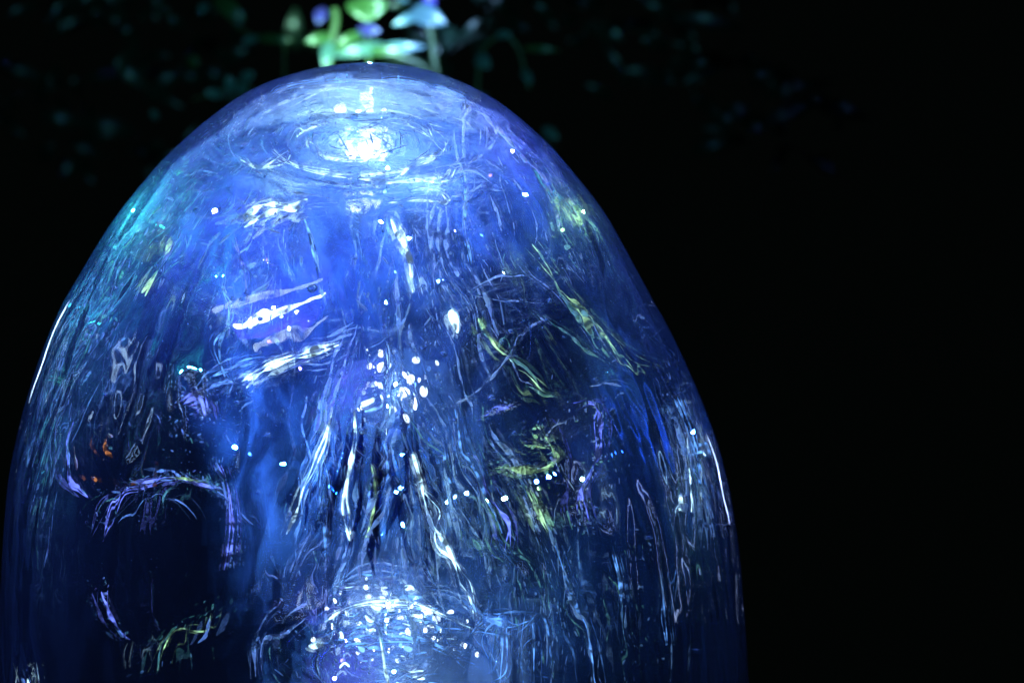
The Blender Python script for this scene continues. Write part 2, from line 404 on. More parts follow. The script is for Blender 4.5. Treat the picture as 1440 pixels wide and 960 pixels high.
for a in [(375, 370, -0.03, (0.22, 0.14, 1.0), 0.9), (390, 480, 0.04, (0.14, 0.05, 1.0), 0.3), (365, 640, 0.05, (0.06, 0.27, 1.0), 0.5),
          (220, 320, 0.03, (0.05, 0.8, 0.7), 0.34), (130, 450, -0.01, (0.05, 0.6, 0.8), 0.16), (790, 320, 0.03, (0.5, 0.9, 0.3), 0.05),
          (690, 250, 0.03, (0.16, 0.08, 1.0), 0.16), (680, 330, 0.0, (0.04, 0.12, 1.0), 0.2), (480, 930, 0.06, (0.10, 0.07, 1.0), 0.07), (880, 640, -0.02, (0.03, 0.16, 1.0), 0.18), (760, 690, 0.03, (0.4, 0.8, 0.4), 0.06), (560, 380, 0.03, (0.2, 0.5, 1.0), 0.3)]:
    wash(*a[:4], a[4] * 2.0)
# unseen lamps added behind the glass wall, each throwing a patch of glints
FK = 2.6; rnd0 = random.Random(2)
def glint_lamp(px, py, col, watts, f=0.9):
    p = on(px, py, f)
    if p is None: return
    lamp('glint_light', p, col, watts * FK * 1.3, dome, 0.0006, math.radians(142), p + UPV * rnd0.choice((1, -1, 1)) + FWD * .12, .3)
CW = (0.5, 0.8, 1); CB = (0.2, 0.4, 1); CY = (0.85, 1, 0.4); CT = (0.3, 1, 0.9); CV = (0.3, 0.2, 1)
for px, py, col, wt in [(72, 475, CW, .02), (46, 560, CW, .02), (990, 640, CW, .015), (960, 500, CB, .01), (790, 330, CY, .02), (400, 290, CW, .03), (345, 320, CB, .02), (540, 255, CW, .03), (600, 285, CW, .03),
        (430, 190, CW, .02), (625, 215, CW, .02), (580, 390, CW, .02), (325, 470, CW, .015), (638, 450, CW, .012), (700, 580, CB, .012), (765, 640, CY, .02), (815, 690, CB, .012), (770, 742, CY, .018),
        (225, 380, CY, .008), (150, 440, CT, .012), (200, 330, CT, .014), (275, 570, CV, .01), (165, 850, CV, .006), (620, 755, CW, .012), (700, 860, CB, .015), (440, 880, CV, .02), (860, 520, CT, .008)]:
    glint_lamp(px, py, col, wt)

# ------------------------------------------------------------------ glass threads and flecks, many standing in for caustics and glints
rnd = random.Random(11)
def path(pts, f, back=False, lift=0.0):
    out = []
    for x, y in pts:
        p = on(x, y, f, back)
        if p is not None: out.append(p)
    return out
def thread(pts, wpx, m, f=0.97, parent=None, taper=True, wob=1.0, name='caustic_glass_thread', back=False, depth=None, sub=7):
    pp = spline(pts, sub)
    pp = [(x + wob * 2.2 * noise.noise(Vector((x * .05, y * .05, 3.1))), y + wob * 2.2 * noise.noise(Vector((x * .05, y * .05, 8.7)))) for x, y in pp]
    if depth is None: q = path(pp, f, back)
    else:
        q = [P(x, y, depth + 0.004 * noise.noise(Vector((x * .02, y * .02, 1.7)))) for x, y in pp]
    if len(q) < 3: return None
    n = len(q); rad = []
    for i in range(n):
        u = i / (n - 1)
        k = (0.25 + 0.75 * math.sin(math.pi * min(1, max(0, u))) ** 0.7) if taper else 1.0
        k *= max(0.15, 0.8 + 1.5 * noise.noise(q[i] * 110) + .5 * noise.noise(q[i] * 330))
        rad.append(max(0.25, wpx * 0.5 * k) * S)
    b = bmesh.new(); tube(b, q, rad, 7)
    return obj(name, b, m, parent or dome)
W, G, A = THREAD, GREENT, AMBER
THREADS = [
 # bright lines hugging the two edges
 ([(124, 363), (100, 405), (79, 452), (54, 528), (39, 572), (32, 594)], 3.5, W, .985), ([(96, 470), (78, 520), (66, 575)], 1.5, W, .97),
 ([(905, 385), (930, 430), (950, 470), (963, 512)], 2, W, .985), ([(958, 520), (985, 570), (998, 620), (1003, 680), (1002, 712)], 5, W, .965),
 ([(948, 540), (965, 580), (972, 622)], 3, W, .95), ([(943, 600), (955, 650), (956, 720)], 4, W, .95), ([(968, 690), (962, 762)], 2.5, W, .95),
 ([(985, 705), (985, 772)], 3, W, .97), ([(870, 380), (905, 440), (928, 500)], 1.5, W, .96), ([(960, 560), (978, 612), (984, 660)], 2, W, .96),
 # right shoulder, yellow green caustic line
 ([(745, 345), (780, 395), (800, 430), (840, 475), (870, 505), (905, 525)], 3, G, .9), ([(793, 284), (808, 308), (821, 333)], 5, G, .95),
 ([(766, 303), (775, 325)], 4, G, .93), ([(785, 345), (797, 352)], 6, G, .93), ([(715, 250), (740, 290), (752, 320), (748, 345)], 2, W, .92),
 ([(690, 180), (730, 225), (765, 262)], 3, W, .96), ([(700, 170), (760, 235), (800, 290)], 1.6, W, .97), ([(650, 245), (655, 275), (650, 310), (660, 370)], 3, W, .93),
 ([(640, 240), (662, 250), (664, 275), (650, 285), (643, 262)], 2, W, .95), ([(690, 330), (705, 370), (700, 400)], 1.5, W, .9),
 # white cracks over the dark window
 ([(660, 408), (700, 392), (745, 388)], 2.2, W, .9), ([(664, 416), (705, 426), (760, 428)], 1.4, W, .9), ([(700, 425), (703, 450), (708, 475)], 1.4, W, .9),
 ([(762, 450), (736, 468), (712, 500), (690, 528), (660, 558), (640, 568)], 2.6, W, .9), ([(712, 500), (730, 530), (745, 545)], 2, W, .9),
 ([(672, 450), (685, 480), (698, 492)], 3.5, G, .92), ([(698, 492), (706, 475), (716, 500)], 3, G, .92), ([(740, 545), (760, 555), (782, 560)], 3, G, .92),
 ([(715, 505), (740, 520), (760, 550)], 2.5, G, .92), ([(825, 545), (850, 540), (870, 545)], 2, W, .93),
 # left flank
 ([(245, 343), (228, 378), (204, 414)], 4.5, G, .93), ([(165, 425), (150, 450), (138, 470)], 3, W, .95), ([(182, 380), (172, 405)], 2.5, G, .95),
 ([(190, 322), (165, 355)], 2, W, .97), ([(130, 420), (122, 455)], 2.5, W, .95), ([(150, 455), (142, 480)], 2.5, G, .94),
 ([(105, 598), (102, 640), (108, 672), (130, 700)], 3, W, .9), ([(112, 630), (118, 662)], 2.5, A, .9), ([(60, 610), (52, 650), (48, 690)], 2, W, .97),
 ([(80, 590), (72, 650), (62, 740), (60, 800)], 1.6, G, .96), ([(50, 930), (56, 968)], 6, W, .95), ([(44, 950), (48, 975)], 4, W, .95),
 # sheets and ribs of the middle
 ([(555, 300), (565, 335), (574, 380), (580, 412)], 7, W, .9), ([(540, 310), (548, 340)], 4, W, .9), ([(588, 375), (598, 410)], 4, W, .9), ([(632, 440), (640, 470)], 7, W, .9),
 ([(350, 535), (385, 515), (440, 490), (470, 482)], 7, W, .88), ([(315, 520), (355, 510), (400, 500)], 3, W, .88), ([(300, 545), (340, 530), (380, 512)], 2, W, .88),
 ([(437, 330), (446, 370), (455, 410)], 4, W, .88), ([(318, 395), (325, 440), (310, 490), (318, 530)], 3, W, .88), ([(305, 640), (318, 700), (330, 740), (322, 797)], 3, W, .88),
 ([(455, 485), (500, 470), (520, 462)], 2.5, W, .88), ([(480, 470), (500, 462), (530, 470)], 2, W, .88),
 # long rods running down
 ([(585, 672), (600, 712), (622, 760), (644, 812), (661, 862)], 4, W, .75), ([(768, 742), (788, 800), (808, 850), (826, 905), (835, 962)], 4.5, W, .8),
 ([(730, 698), (745, 735), (756, 748)], 4.5, W, .82), ([(532, 885), (540, 920), (547, 965)], 5, G, .82), ([(852, 778), (862, 830), (868, 870)], 2.5, W, .85),
 ([(460, 740), (458, 800), (455, 860), (452, 900)], 2.5, W, .8), ([(745, 690), (770, 735), (790, 740)], 3, G, .82), ([(790, 720), (800, 745)], 3, G, .82),
 ([(588, 860), (588, 920)], 2, W, .8), ([(930, 800), (925, 850), (928, 905)], 3, W, .9), ([(945, 880), (940, 960)], 3, W, .9),
 ([(850, 810), (870, 860), (872, 930), (880, 965)], 2.5, G, .85), ([(220, 945), (228, 910), (250, 880)], 4, G, .85), ([(272, 915), (268, 940)], 4, G, .85), ([(360, 900), (362, 950)], 4, W, .85),
 ([(300, 860), (292, 885), (282, 900)], 3, W, .85), ([(150, 830), (160, 862), (180, 893)], 3.5, W, .88), ([(230, 720), (240, 690), (262, 676)], 2, G, .88),
]
for pts, wpx, m, f in THREADS: thread(pts, wpx * 1.35, m, f)

bms = {'w': bmesh.new(), 'g': bmesh.new(), 'a': bmesh.new()}
def fleck(px, py, ang, wpx, lpx, f, key='w', back=False):
    a = on(px, py, f, back); b_ = on(px + math.cos(ang), py + math.sin(ang), f, back)
    if a is None or b_ is None or (a - b_).length < 1e-6: return
    blob(bms[key], a, b_ - a, wpx * S * 0.5, lpx * S * 0.5, 6, 4)
def chain(pts, n, jit, wr, lr, f, keys, ang=None):
    pp = spline(pts, 12)
    for _ in range(n):
        x, y = rnd.choice(pp)
        fleck(x + rnd.gauss(0, jit), y + rnd.gauss(0, jit), rnd.uniform(0, 3.14) if ang is None else ang + rnd.gauss(0, .25),
              wr[0] * .6 + (wr[1] - wr[0]) * rnd.random() ** 1.8, rnd.uniform(*lr), f, rnd.choice(keys))
def field(cx, cy, rx, ry, n, ang, spread, wr, lr, f, keys, tang=False):
    for _ in range(n):
        r = math.sqrt(rnd.random()); a = rnd.uniform(0, 6.283)
        x = cx + rx * r * math.cos(a); y = cy + ry * r * math.sin(a)
        an = math.atan2(ry * math.cos(a), -rx * math.sin(a)) if tang else ang
        fleck(x, y, an + rnd.gauss(0, spread), wr[0] * .7 + (wr[1] - wr[0]) * rnd.random() ** 2.4, (lr[0] + (lr[1] - lr[0]) * rnd.random() ** 2) * rnd.choice((.5, 1, 1, 2)), f + rnd.uniform(-.02, .015), rnd.choice(keys))
chain([(752, 600), (768, 622), (775, 645), (762, 660), (740, 662), (715, 662), (700, 656)], 90, 5, (2, 6), (2, 7), .9, 'wgg')
chain([(680, 585), (700, 576), (718, 573)], 26, 4, (2, 5), (2, 8), .9, 'www')
chain([(806, 580), (828, 570), (840, 600), (838, 650), (815, 685), (812, 720), (822, 742)], 110, 6, (1.5, 4), (2, 7), .88, 'wwwg')
chain([(735, 690), (755, 720), (768, 748)], 50, 8, (2, 5), (3, 10), .86, 'wgg', 1.0)
chain([(150, 745), (162, 710), (200, 680), (250, 671), (290, 675), (305, 690)], 80, 6, (1.5, 4), (2, 8), .88, 'wwg')
chain([(305, 650), (322, 690), (330, 740), (322, 795)], 45, 4, (1.5, 3.5), (2, 8), .88, 'www', 1.5)
chain([(255, 590), (275, 560), (290, 580), (278, 610)], 40, 10, (1.5, 4), (2, 7), .9, 'w')
chain([(150, 820), (162, 862), (182, 893)], 28, 4, (1.5, 4), (2, 7), .88, 'wwg')
chain([(155, 618), (150, 632), (160, 645)], 10, 4, (2, 4), (2, 6), .9, 'ag'); fleck(137, 673, 0, 6, 6, .9, 'a'); fleck(155, 614, 1.2, 4, 8, .9, 'a')
chain([(780, 770), (790, 850), (800, 920)], 40, 12, (1.5, 3), (2, 10), .84, 'wwg', 1.4)
chain([(870, 780), (880, 860), (890, 940)], 30, 14, (1.5, 3), (2, 10), .9, 'wg', 1.4)
chain([(215, 940), (240, 890), (300, 855)], 16, 8, (1.5, 4), (3, 10), .86, 'wgg', 2.2)
# the teal flank's drift of slanting streaks, and the swirl under the crown
field(240, 300, 60, 60, 130, 2.3, .25, (1, 3), (4, 16), .95, 'wwg')
field(190, 360, 60, 60, 110, 2.15, .25, (1, 3), (4, 18), .95, 'wwg')
field(140, 450, 30, 60, 90, 2.0, .2, (1, 3), (4, 18), .95, 'wwg')
field(85, 580, 26, 110, 60, 1.75, .12, (.8, 2), (8, 30), .95, 'wwg')
field(975, 620, 22, 110, 70, 1.35, .06, (1, 3.4), (10, 44), .96, 'wwwg')
field(60, 520, 16, 140, 50, 1.85, .08, (.8, 2.6), (10, 40), .97, 'wwg')
field(300, 215, 70, 50, 90, 2.5, .3, (1, 2.5), (4, 14), .955, 'w')
field(505, 205, 130, 45, 190, 0, .35, (1, 3), (5, 24), .955, 'w', True)
field(505, 205, 70, 24, 80, 0, .35, (1, 3), (5, 20), .955, 'w', True)
field(560, 265, 90, 30, 90, .2, .5, (1, 4), (4, 16), .95, 'w')
field(380, 300, 60, 30, 70, 2.7, .5, (1, 5), (3, 14), .94, 'w')
field(330, 400, 50, 90, 70, 2.4, .6, (1, 4), (2, 10), .93, 'w')
field(740, 210, 60, 60, 60, .9, .2, (1, 2.6), (4, 16), .955, 'wwg')
field(800, 330, 40, 70, 40, 1.05, .2, (1, 2.6), (4, 16), .95, 'wg')
field(560, 400, 60, 90, 90, 1.5, .3, (1, 4), (3, 14), .92, 'w')
field(650, 400, 50, 120, 70, 1.4, .3, (1, 4), (3, 14), .92, 'w')
field(540, 560, 110, 100, 120, 1.4, .4, (1, 3.5), (2, 12), .88, 'wwwg')
field(560, 720, 160, 100, 200, 1.5, .3, (1, 3.2), (3, 16), .86, 'wwwg')
field(560, 880, 130, 70, 260, 0, .5, (1, 4), (3, 16), .84, 'www', True)
field(740, 880, 60, 90, 90, 1.5, .2, (1, 3), (4, 18), .85, 'wwg')
field(280, 580, 120, 80, 60, 1.5, .8, (1, 2.6), (2, 7), .9, 'wwg')
field(850, 700, 120, 220, 110, 1.5, .4, (.8, 2.4), (2, 8), .93, 'wwg')
field(430, 900, 70, 70, 60, 1.6, .6, (1, 3.5), (2, 10), .86, 'wwg')
field(520, 520, 480, 430, 420, 1.5, 1.5, (.7, 1.7), (.8, 2), .975, 'wwwwg')
field(450, 150, 190, 60, 160, 2.9, .3, (.8, 2), (2, 8), .975, 'w')
lines = {'w': bmesh.new(), 'g': bmesh.new(), 'c': bmesh.new()}
def flow(inside, direction, n, length, wr, f, keys, wob=.5, nseed=0, step=7):
    """thin glass threads, mostly in place of caustic lines, drawn along a flow: neighbours bend together like poured syrup"""
    done = 0; tries = 0; n = int(n * .42)
    while done < n and tries < n * 40:
        tries += 1
        x, y = inside()
        if x is None: continue
        L = length[0] + (length[1] - length[0]) * rnd.random() ** 2; pts = []
        sgn = rnd.choice((-1, 1)); ff = f + rnd.uniform(-.03, .02)
        for _ in range(int(L / step) + 3):
            p = on(x, y, ff)
            if p is None: break
            pts.append(p)
            a = direction(x, y) + wob * 2.0 * noise.noise(Vector((x * .016, y * .011, nseed))) + wob * .8 * noise.noise(Vector((x * .05, y * .04, nseed + 5)))
            x += sgn * step * math.cos(a); y += sgn * step * math.sin(a)
        if len(pts) < 4: continue
        done += 1
        w_ = 1.15 * (wr[0] + (wr[1] - wr[0]) * rnd.random() ** 2.6); k = len(pts)
        tube(lines[rnd.choice(keys)], pts, [S * .5 * max(.35, w_ * math.sin(math.pi * (i + .5) / k) ** .8 * (1 + 1.6 * noise.noise(p * 170))) for i, p in enumerate(pts)], 6)
def disc(cx, cy, rx, ry, inner=0.0):
    def g():
        r = math.sqrt(inner ** 2 + (1 - inner ** 2) * rnd.random()); a = rnd.uniform(0, 6.283)
        return cx + rx * r * math.cos(a), cy + ry * r * math.sin(a)
    return g
def arcdir(cx, cy, rx, ry): return lambda x, y: math.atan2((x - cx) / rx * ry / rx * 1.0 * rx, -(y - cy) / ry * rx)
def fandir(cx, cy): return lambda x, y: math.atan2(y - cy, x - cx)
def con(a): return lambda x, y: a
WC = 'wwc'
flow(disc(505, 205, 190, 80, .25), arcdir(505, 205, 190, 75), 110, (30, 160), (1, 4.5), .95, WC, .35)
flow(disc(520, 125, 170, 30), arcdir(515, 400, 400, 310), 45, (30, 140), (.8, 3), .97, WC, .2)
flow(disc(570, 275, 110, 45), con(.1), 45, (20, 110), (1, 5), .94, WC, .8)
flow(disc(350, 270, 90, 45), con(2.7), 40, (20, 80), (1, 4), .95, WC, .7)
flow(disc(560, 390, 90, 100), con(1.55), 50, (20, 110), (1, 5), .92, WC, .5)
flow(disc(670, 330, 60, 160), con(1.35), 60, (40, 180), (1, 4), .93, WC, .45)
flow(disc(780, 340, 60, 150), con(1.02), 45, (40, 180), (.8, 3.5), .94, 'wgc', .3)
flow(disc(850, 480, 50, 110), con(.95), 20, (30, 130), (.8, 3), .93, 'wgc', .35)
flow(disc(230, 310, 90, 100), con(2.25), 75, (20, 110), (.8, 3), .955, 'wwwg', .35)
flow(disc(130, 460, 40, 110), con(2.0), 40, (20, 120), (.8, 3), .96, 'wwwg', .3)
flow(disc(80, 620, 26, 160), con(1.72), 30, (40, 160), (.8, 2.6), .96, 'wwg', .15)
flow(disc(970, 620, 30, 140), con(1.33), 40, (40, 150), (.8, 4), .96, 'wwwg', .12)
flow(disc(390, 400, 80, 100), con(1.6), 30, (20, 110), (.8, 4), .9, WC, .5)
flow(disc(400, 510, 110, 40), con(-.3), 30, (30, 130), (1, 5), .88, WC, .5)
flow(disc(555, 690, 160, 140), fandir(550, 340), 110, (50, 200), (1, 5), .86, 'wccw', .4)
flow(disc(555, 690, 150, 120), fandir(550, 330), 100, (90, 230), (3, 10), .6, 'ccwc', .35)
flow(disc(555, 690, 150, 120), fandir(550, 330), 30, (60, 200), (1.5, 4), .66, 'w', .35)
flow(disc(390, 390, 75, 90), con(1.7), 60, (15, 60), (1, 4), .9, 'w', .8)
flow(disc(375, 305, 60, 25), con(2.7), 40, (10, 60), (1, 6), .93, 'w', .9)
flow(disc(555, 545, 90, 60), fandir(550, 430), 40, (20, 80), (1, 3.5), .88, WC, .5)
flow(disc(550, 880, 150, 70, .2), arcdir(550, 930, 190, 120), 90, (20, 120), (1, 4.5), .83, WC, .6)
flow(disc(740, 880, 60, 90), con(1.5), 40, (30, 120), (1, 4), .84, 'wgc', .3)
flow(disc(830, 850, 70, 110), con(1.3), 30, (40, 160), (.8, 3.5), .86, 'wgc', .3)
flow(disc(235, 690, 90, 22), arcdir(235, 790, 100, 110), 26, (20, 70), (1, 4), .88, 'wwgc', .6)
flow(disc(740, 440, 60, 60), con(1.2), 14, (20, 60), (.8, 2.2), .9, 'wwgc', 1.0)
flow(disc(740, 645, 60, 30), con(.2), 26, (15, 50), (1, 4), .88, 'wgc', 1.0)
flow(disc(300, 590, 70, 80), con(1.4), 30, (15, 60), (.8, 3), .9, 'wwc', .9)
flow(disc(420, 860, 80, 90), con(1.4), 35, (20, 90), (.8, 4), .86, 'wwgc', .7)
flow(disc(690, 700, 70, 90), con(1.0), 40, (30, 120), (1, 4), .86, 'wwgc', .4)
LINEC = m_glass('clear_thread_glass', (0.7, 0.85, 1), 0.05, 120, (1, 1, 1), 0.1, 1.45, 0.02)
for k, nm, m in (('w', 'white_caustic_threads', THREAD), ('g', 'yellow_green_caustics', GREENT), ('c', 'clear_glass_threads', LINEC)):
    tag(obj(nm, lines[k], m, dome), kind='stuff')
for k, nm, m in (('w', 'white_glints', GLINT_FLECK), ('g', 'yellow_green_glints', GREENT), ('a', 'amber_flecks', AMBER)):
    tag(obj(nm, bms[k], m, dome), kind='stuff')
# air bubbles just under the surface
def m_bubble():
    m, nt, out = mat('air_bubble')
    g = nd(nt, 'ShaderNodeBsdfGlass'); g.inputs['IOR'].default_value = 0.7; g.inputs['Color'].default_value = (.75, .85, 1, 1)
    nt.links.new(mix(nt, 0.12, g.outputs[0], sh(nt, 'ShaderNodeBsdfGlossy', (1, 1, 1), 0.1)), out.inputs[0]); return m
BUB = m_bubble()
spots = [(440, 407, 6), (342, 423, 3), (330, 422, 3.5), (368, 450, 3), (593, 491, 3.5), (622, 499, 4), (598, 487, 3), (509, 606, 5), (477, 530, 3), (812, 330, 4.5), (770, 425, 4), (710, 812, 6), (835, 716, 5), (906, 756, 4), (972, 915, 5), (1000, 912, 4), (604, 128, 6), (498, 168, 4), (551, 166, 3.5), (430, 150, 3), (400, 180, 3), (345, 215, 3), (460, 112, 3), (280, 300, 4), (325, 270, 3), (640, 860, 3), (690, 560, 4), (850, 600, 3)]
while len(spots) < 95:
    a = rnd.uniform(0, 6.283); r = math.sqrt(rnd.random())
    spots.append((520 + 420 * r * math.cos(a), 430 + 380 * r * math.sin(a), rnd.uniform(1.5, 3.4)))
for x, y, r in spots:
    p = on(x, y, .96)
    if p is None: continue
    p = p + (CAM - p).normalized() * .001
    b = bmesh.new(); blob(b, p, RGT + UPV * rnd.uniform(-.4, .4), r * S * .9, r * S * rnd.uniform(.9, 1.4), 12, 8); obj('bubble', b, BUB, dome)

# ------------------------------------------------------------------ pieces of glass standing inside the dome
CLEAR = m_glass('rippled_clear_glass', (0.85, 0.93, 1), 0.6, 50, (1, 1, 0.12), 0.5, 1.3, 0.03, gl=.04)
def axis_px(px, t): return P(px, 480, t).x
# fluted bell: a narrow head spreading into wavy folds like a jellyfish skirt
t0 = 0.015
bell = empty('fluted_bell', P(552, 850, t0), 'fluted clear glass bell with wavy hanging folds like a jellyfish skirt', 'glass bell')
bm = bmesh.new()
BP = [(493, 6), (498, 30), (510, 56), (530, 80), (560, 98), (600, 112), (650, 124), (700, 136), (750, 146), (800, 150), (835, 150)]
def bell_rings(bm, k=1.0, amp=1.0, n=200):
    rings = []
    for j in range(90):
        y = 493 + (835 - 493) * j / 89
        r = lerp(BP, y) * k; u = max(0, (y - 520) / 315)
        row = []
        for i in range(n):
            a = 2 * math.pi * i / n
            tw = a + 0.10 * math.sin(y * .021 + a * 2) + .25 * noise.noise(Vector((math.cos(a) * 2, math.sin(a) * 2, y * .006)))
            fo = math.sin(9 * tw) * (10 + 20 * u) * u ** .6 * amp + 9 * u * noise.noise(Vector((math.cos(a) * 3, math.sin(a) * 3, y * .012)))
            rr = (r + fo) * S
            c = P(552 + 6 * math.sin(y * .015), y, t0)
            row.append(bm.verts.new(c + Vector((rr * math.cos(a), rr * math.sin(a), 0))))
        rings.append(row)
    for a, b in zip(rings, rings[1:]):
        for i in range(n): bm.faces.new((a[i], b[i], b[(i + 1) % n], a[(i + 1) % n]))
    bm.faces.new(rings[0])
bell_rings(bm)
o = obj('bell_wall', bm, CLEAR, bell); sm = o.modifiers.new('thickness', 'SOLIDIFY'); sm.thickness = 0.003
for pts, wpx, m, dp in [
  ([(428, 560), (424, 610), (430, 650), (412, 700), (402, 745), (412, 790), (424, 815)], 3, W, .06), ([(497, 575), (498, 620), (492, 665), (484, 705), (490, 745)], 4, W, .072), ([(524, 655), (530, 690), (524, 725), (516, 752)], 5, G, .076),
  ([(577, 640), (588, 672), (598, 705)], 3.5, W, .075), ([(640, 580), (655, 640), (676, 690), (700, 735), (712, 775)], 3, W, .062), ([(668, 640), (682, 690), (708, 728)], 2.5, W, .06),
  ([(445, 640), (440, 685), (455, 730), (462, 770)], 2.5, W, .066), ([(610, 640), (625, 690), (640, 730), (655, 770)], 3, W, .072), ([(470, 600), (474, 640), (478, 668)], 2, W, .07),
  ([(596, 600), (600, 640), (612, 668)], 2, W, .074), ([(690, 775), (702, 795), (698, 815)], 3, W, .062)]:
    thread(pts, wpx * 1.7, m, parent=bell, depth=dp, name='fold_edge')
STRAND = m_glass('clear_strand_glass', (0.75, 0.88, 1), 0.1, 90, (1, 1, .4), 0.25, 1.45, 0.08, gl=.12)
for k in range(17):
    u = -1 + 2 * k / 16 + rnd.uniform(-.04, .04)
    x0 = 552 + 78 * u; x1 = 556 + 152 * u + rnd.uniform(-10, 10); yb = rnd.uniform(760, 835) - 30 * abs(u)
    y0_ = 585 - 30 * (1 - u * u) + 40 * rnd.random()
    pts = []
    for i in range(9):
        q = i / 8; pts.append((x0 + (x1 - x0) * q ** 1.3 + 7 * math.sin(q * 7 + k * 1.9) * q, y0_ + (yb - y0_) * q))
    dp = .02 + .055 * math.sqrt(max(0, 1 - u * u)) + rnd.uniform(-.004, .004)
    pp = spline(pts, 6); b = bmesh.new(); n_ = len(pp); r0 = rnd.uniform(5, 9)
    tube(b, [P(x, y, dp) for x, y in pp], [S * max(.8, r0 * (.35 + .65 * math.sin(math.pi * (i / (n_ - 1)) ** .8)) * (1 + .5 * noise.noise(Vector((i * .15, k, 0))))) for i in range(n_)], 10)
    obj('strand', b, STRAND, bell)
SHADE = m_glass('fold_shade_glass', (0.10, 0.2, 0.42), 0.62, 60, (1, 1, .4), 0.2, 1.2, 0.0, gl=.03)  # tinted strands added as the dark edges of the folds
for k in range(15):
    u = -1 + 2 * k / 14 + rnd.uniform(-.05, .05)
    x0 = 552 + 88 * u; x1 = 556 + 150 * u + rnd.uniform(-12, 12); yb = rnd.uniform(740, 830) - 30 * abs(u); y0_ = 570 + 60 * rnd.random()
    pp = spline([(x0 + (x1 - x0) * (i / 8) ** 1.3 + 9 * math.sin(i * .9 + k * 2.3) * i / 8, y0_ + (yb - y0_) * i / 8) for i in range(9)], 6)
    b = bmesh.new(); n_ = len(pp); r0 = rnd.uniform(3.5, 8)
    tube(b, [P(x, y, .05 + .06 * math.sqrt(max(0, 1 - u * u))) for x, y in pp], [S * max(.5, r0 * math.sin(math.pi * (i + .5) / n_) ** .7 * (1 + .7 * noise.noise(Vector((i * .12, k, 3))))) for i in range(n_)], 10)
    obj('fold_shade_strand', b, SHADE, bell)
# rippled dish at the bottom with its rim
dish = empty('rippled_dish', P(555, 1000, 0.02), 'rippled low glass dish under the bell with lamps burning through it', 'glass dish')
bm = bmesh.new(); n = 160; rings = []
for j in range(50):
    u = j / 49; y = 800 + 170 * u; r = (20 + 145 * u ** .5)
    c = P(555, y, 0.02); row = []
    for i in range(n):
        a = 2 * math.pi * i / n
        rr = (r + 5 * math.sin(j * 1.3 + 2 * math.sin(a * 3)) + 7 * noise.noise(Vector((math.cos(a) * 4, math.sin(a) * 4, j * .25)))) * S
        row.append(bm.verts.new(c + Vector((rr * math.cos(a), rr * .55 * math.sin(a), 0))))
    rings.append(row)
for a, b in zip(rings, rings[1:]):
    for i in range(n): bm.faces.new((a[i], b[i], b[(i + 1) % n], a[(i + 1) % n]))
bm.faces.new(rings[0])
o = obj('dish_wall', bm, m_glass('rippled_dish_glass', (0.85, 0.9, 1), 0.3, 70, (1, 1, 1.4), 0.9, 1.4, 0.06), dish)
sm = o.modifiers.new('thickness', 'SOLIDIFY'); sm.thickness = 0.003
for pts in ([(455, 835), (490, 815), (540, 806), (590, 812), (640, 838)], [(470, 822), (520, 797), (580, 798), (625, 818)], [(650, 868), (690, 852), (730, 858)]):
    thread(pts, 2, W, parent=dish, depth=.085, name='dish_rim')
# barrel of violet glass, tilted, its rim reflection made as a glowing strip
bar = empty('glass_barrel', P(390, 470, 0.03), 'tilted violet glass barrel with a glowing strip for its rim highlight', 'glass barrel')
bm = bmesh.new()
ax0 = P(375, 310, 0.02); ax1 = P(394, 440, 0.045); d = (ax1 - ax0)
ex = (P(460, 415, .03) - P(325, 458, .03)).normalized(); ey = d.cross(ex).normalized()
rows = []
for j in range(30):
    u = j / 29; c = ax0 + d * u; r = (62 + 10 * u + 3 * math.sin(u * 9)) * S; nz = lambda k: 1 + .12 * noise.noise(Vector((math.cos(2 * math.pi * k / 90) * 2.5, math.sin(2 * math.pi * k / 90) * 2.5, u * 3)))
    rows.append([bm.verts.new(c + ex * r * nz(k) * math.cos(2 * math.pi * k / 90) + ey * r * nz(k) * .7 * math.sin(2 * math.pi * k / 90)) for k in range(90)])
for a, b in zip(rows, rows[1:]):
    for k in range(90): bm.faces.new((a[k], b[k], b[(k + 1) % 90], a[(k + 1) % 90]))
o = obj('barrel_wall', bm, m_glass('violet_barrel_glass', (0.85, 0.85, 1), 0.9, 60, (1, 1, .3), 0.9, 1.03, 0.02, gl=.0), bar)
sm = o.modifiers.new('thickness', 'SOLIDIFY'); sm.thickness = 0.002
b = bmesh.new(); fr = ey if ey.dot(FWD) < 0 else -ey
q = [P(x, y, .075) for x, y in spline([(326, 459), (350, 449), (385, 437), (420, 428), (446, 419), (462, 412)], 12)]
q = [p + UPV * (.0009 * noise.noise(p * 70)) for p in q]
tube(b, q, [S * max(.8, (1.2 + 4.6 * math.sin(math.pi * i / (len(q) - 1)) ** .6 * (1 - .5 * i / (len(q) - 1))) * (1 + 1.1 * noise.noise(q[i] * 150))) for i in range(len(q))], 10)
RIMM, nt_, out_ = mat('rim_reflection_glow'); e_ = nd(nt_, 'ShaderNodeEmission'); e_.inputs[0].default_value = (.7, .88, 1, 1)
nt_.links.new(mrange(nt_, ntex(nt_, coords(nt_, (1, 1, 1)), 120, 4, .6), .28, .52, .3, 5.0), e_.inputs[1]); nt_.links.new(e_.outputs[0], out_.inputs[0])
obj('rim_glow_strip', b, RIMM, bar)  # emission stands in for the reflection on the rim
lamp('lamp_or_added_light', P(395, 445, .105), (0.25, 0.4, 1), 0.02, bar, .01)  # lamp added in front of the rim
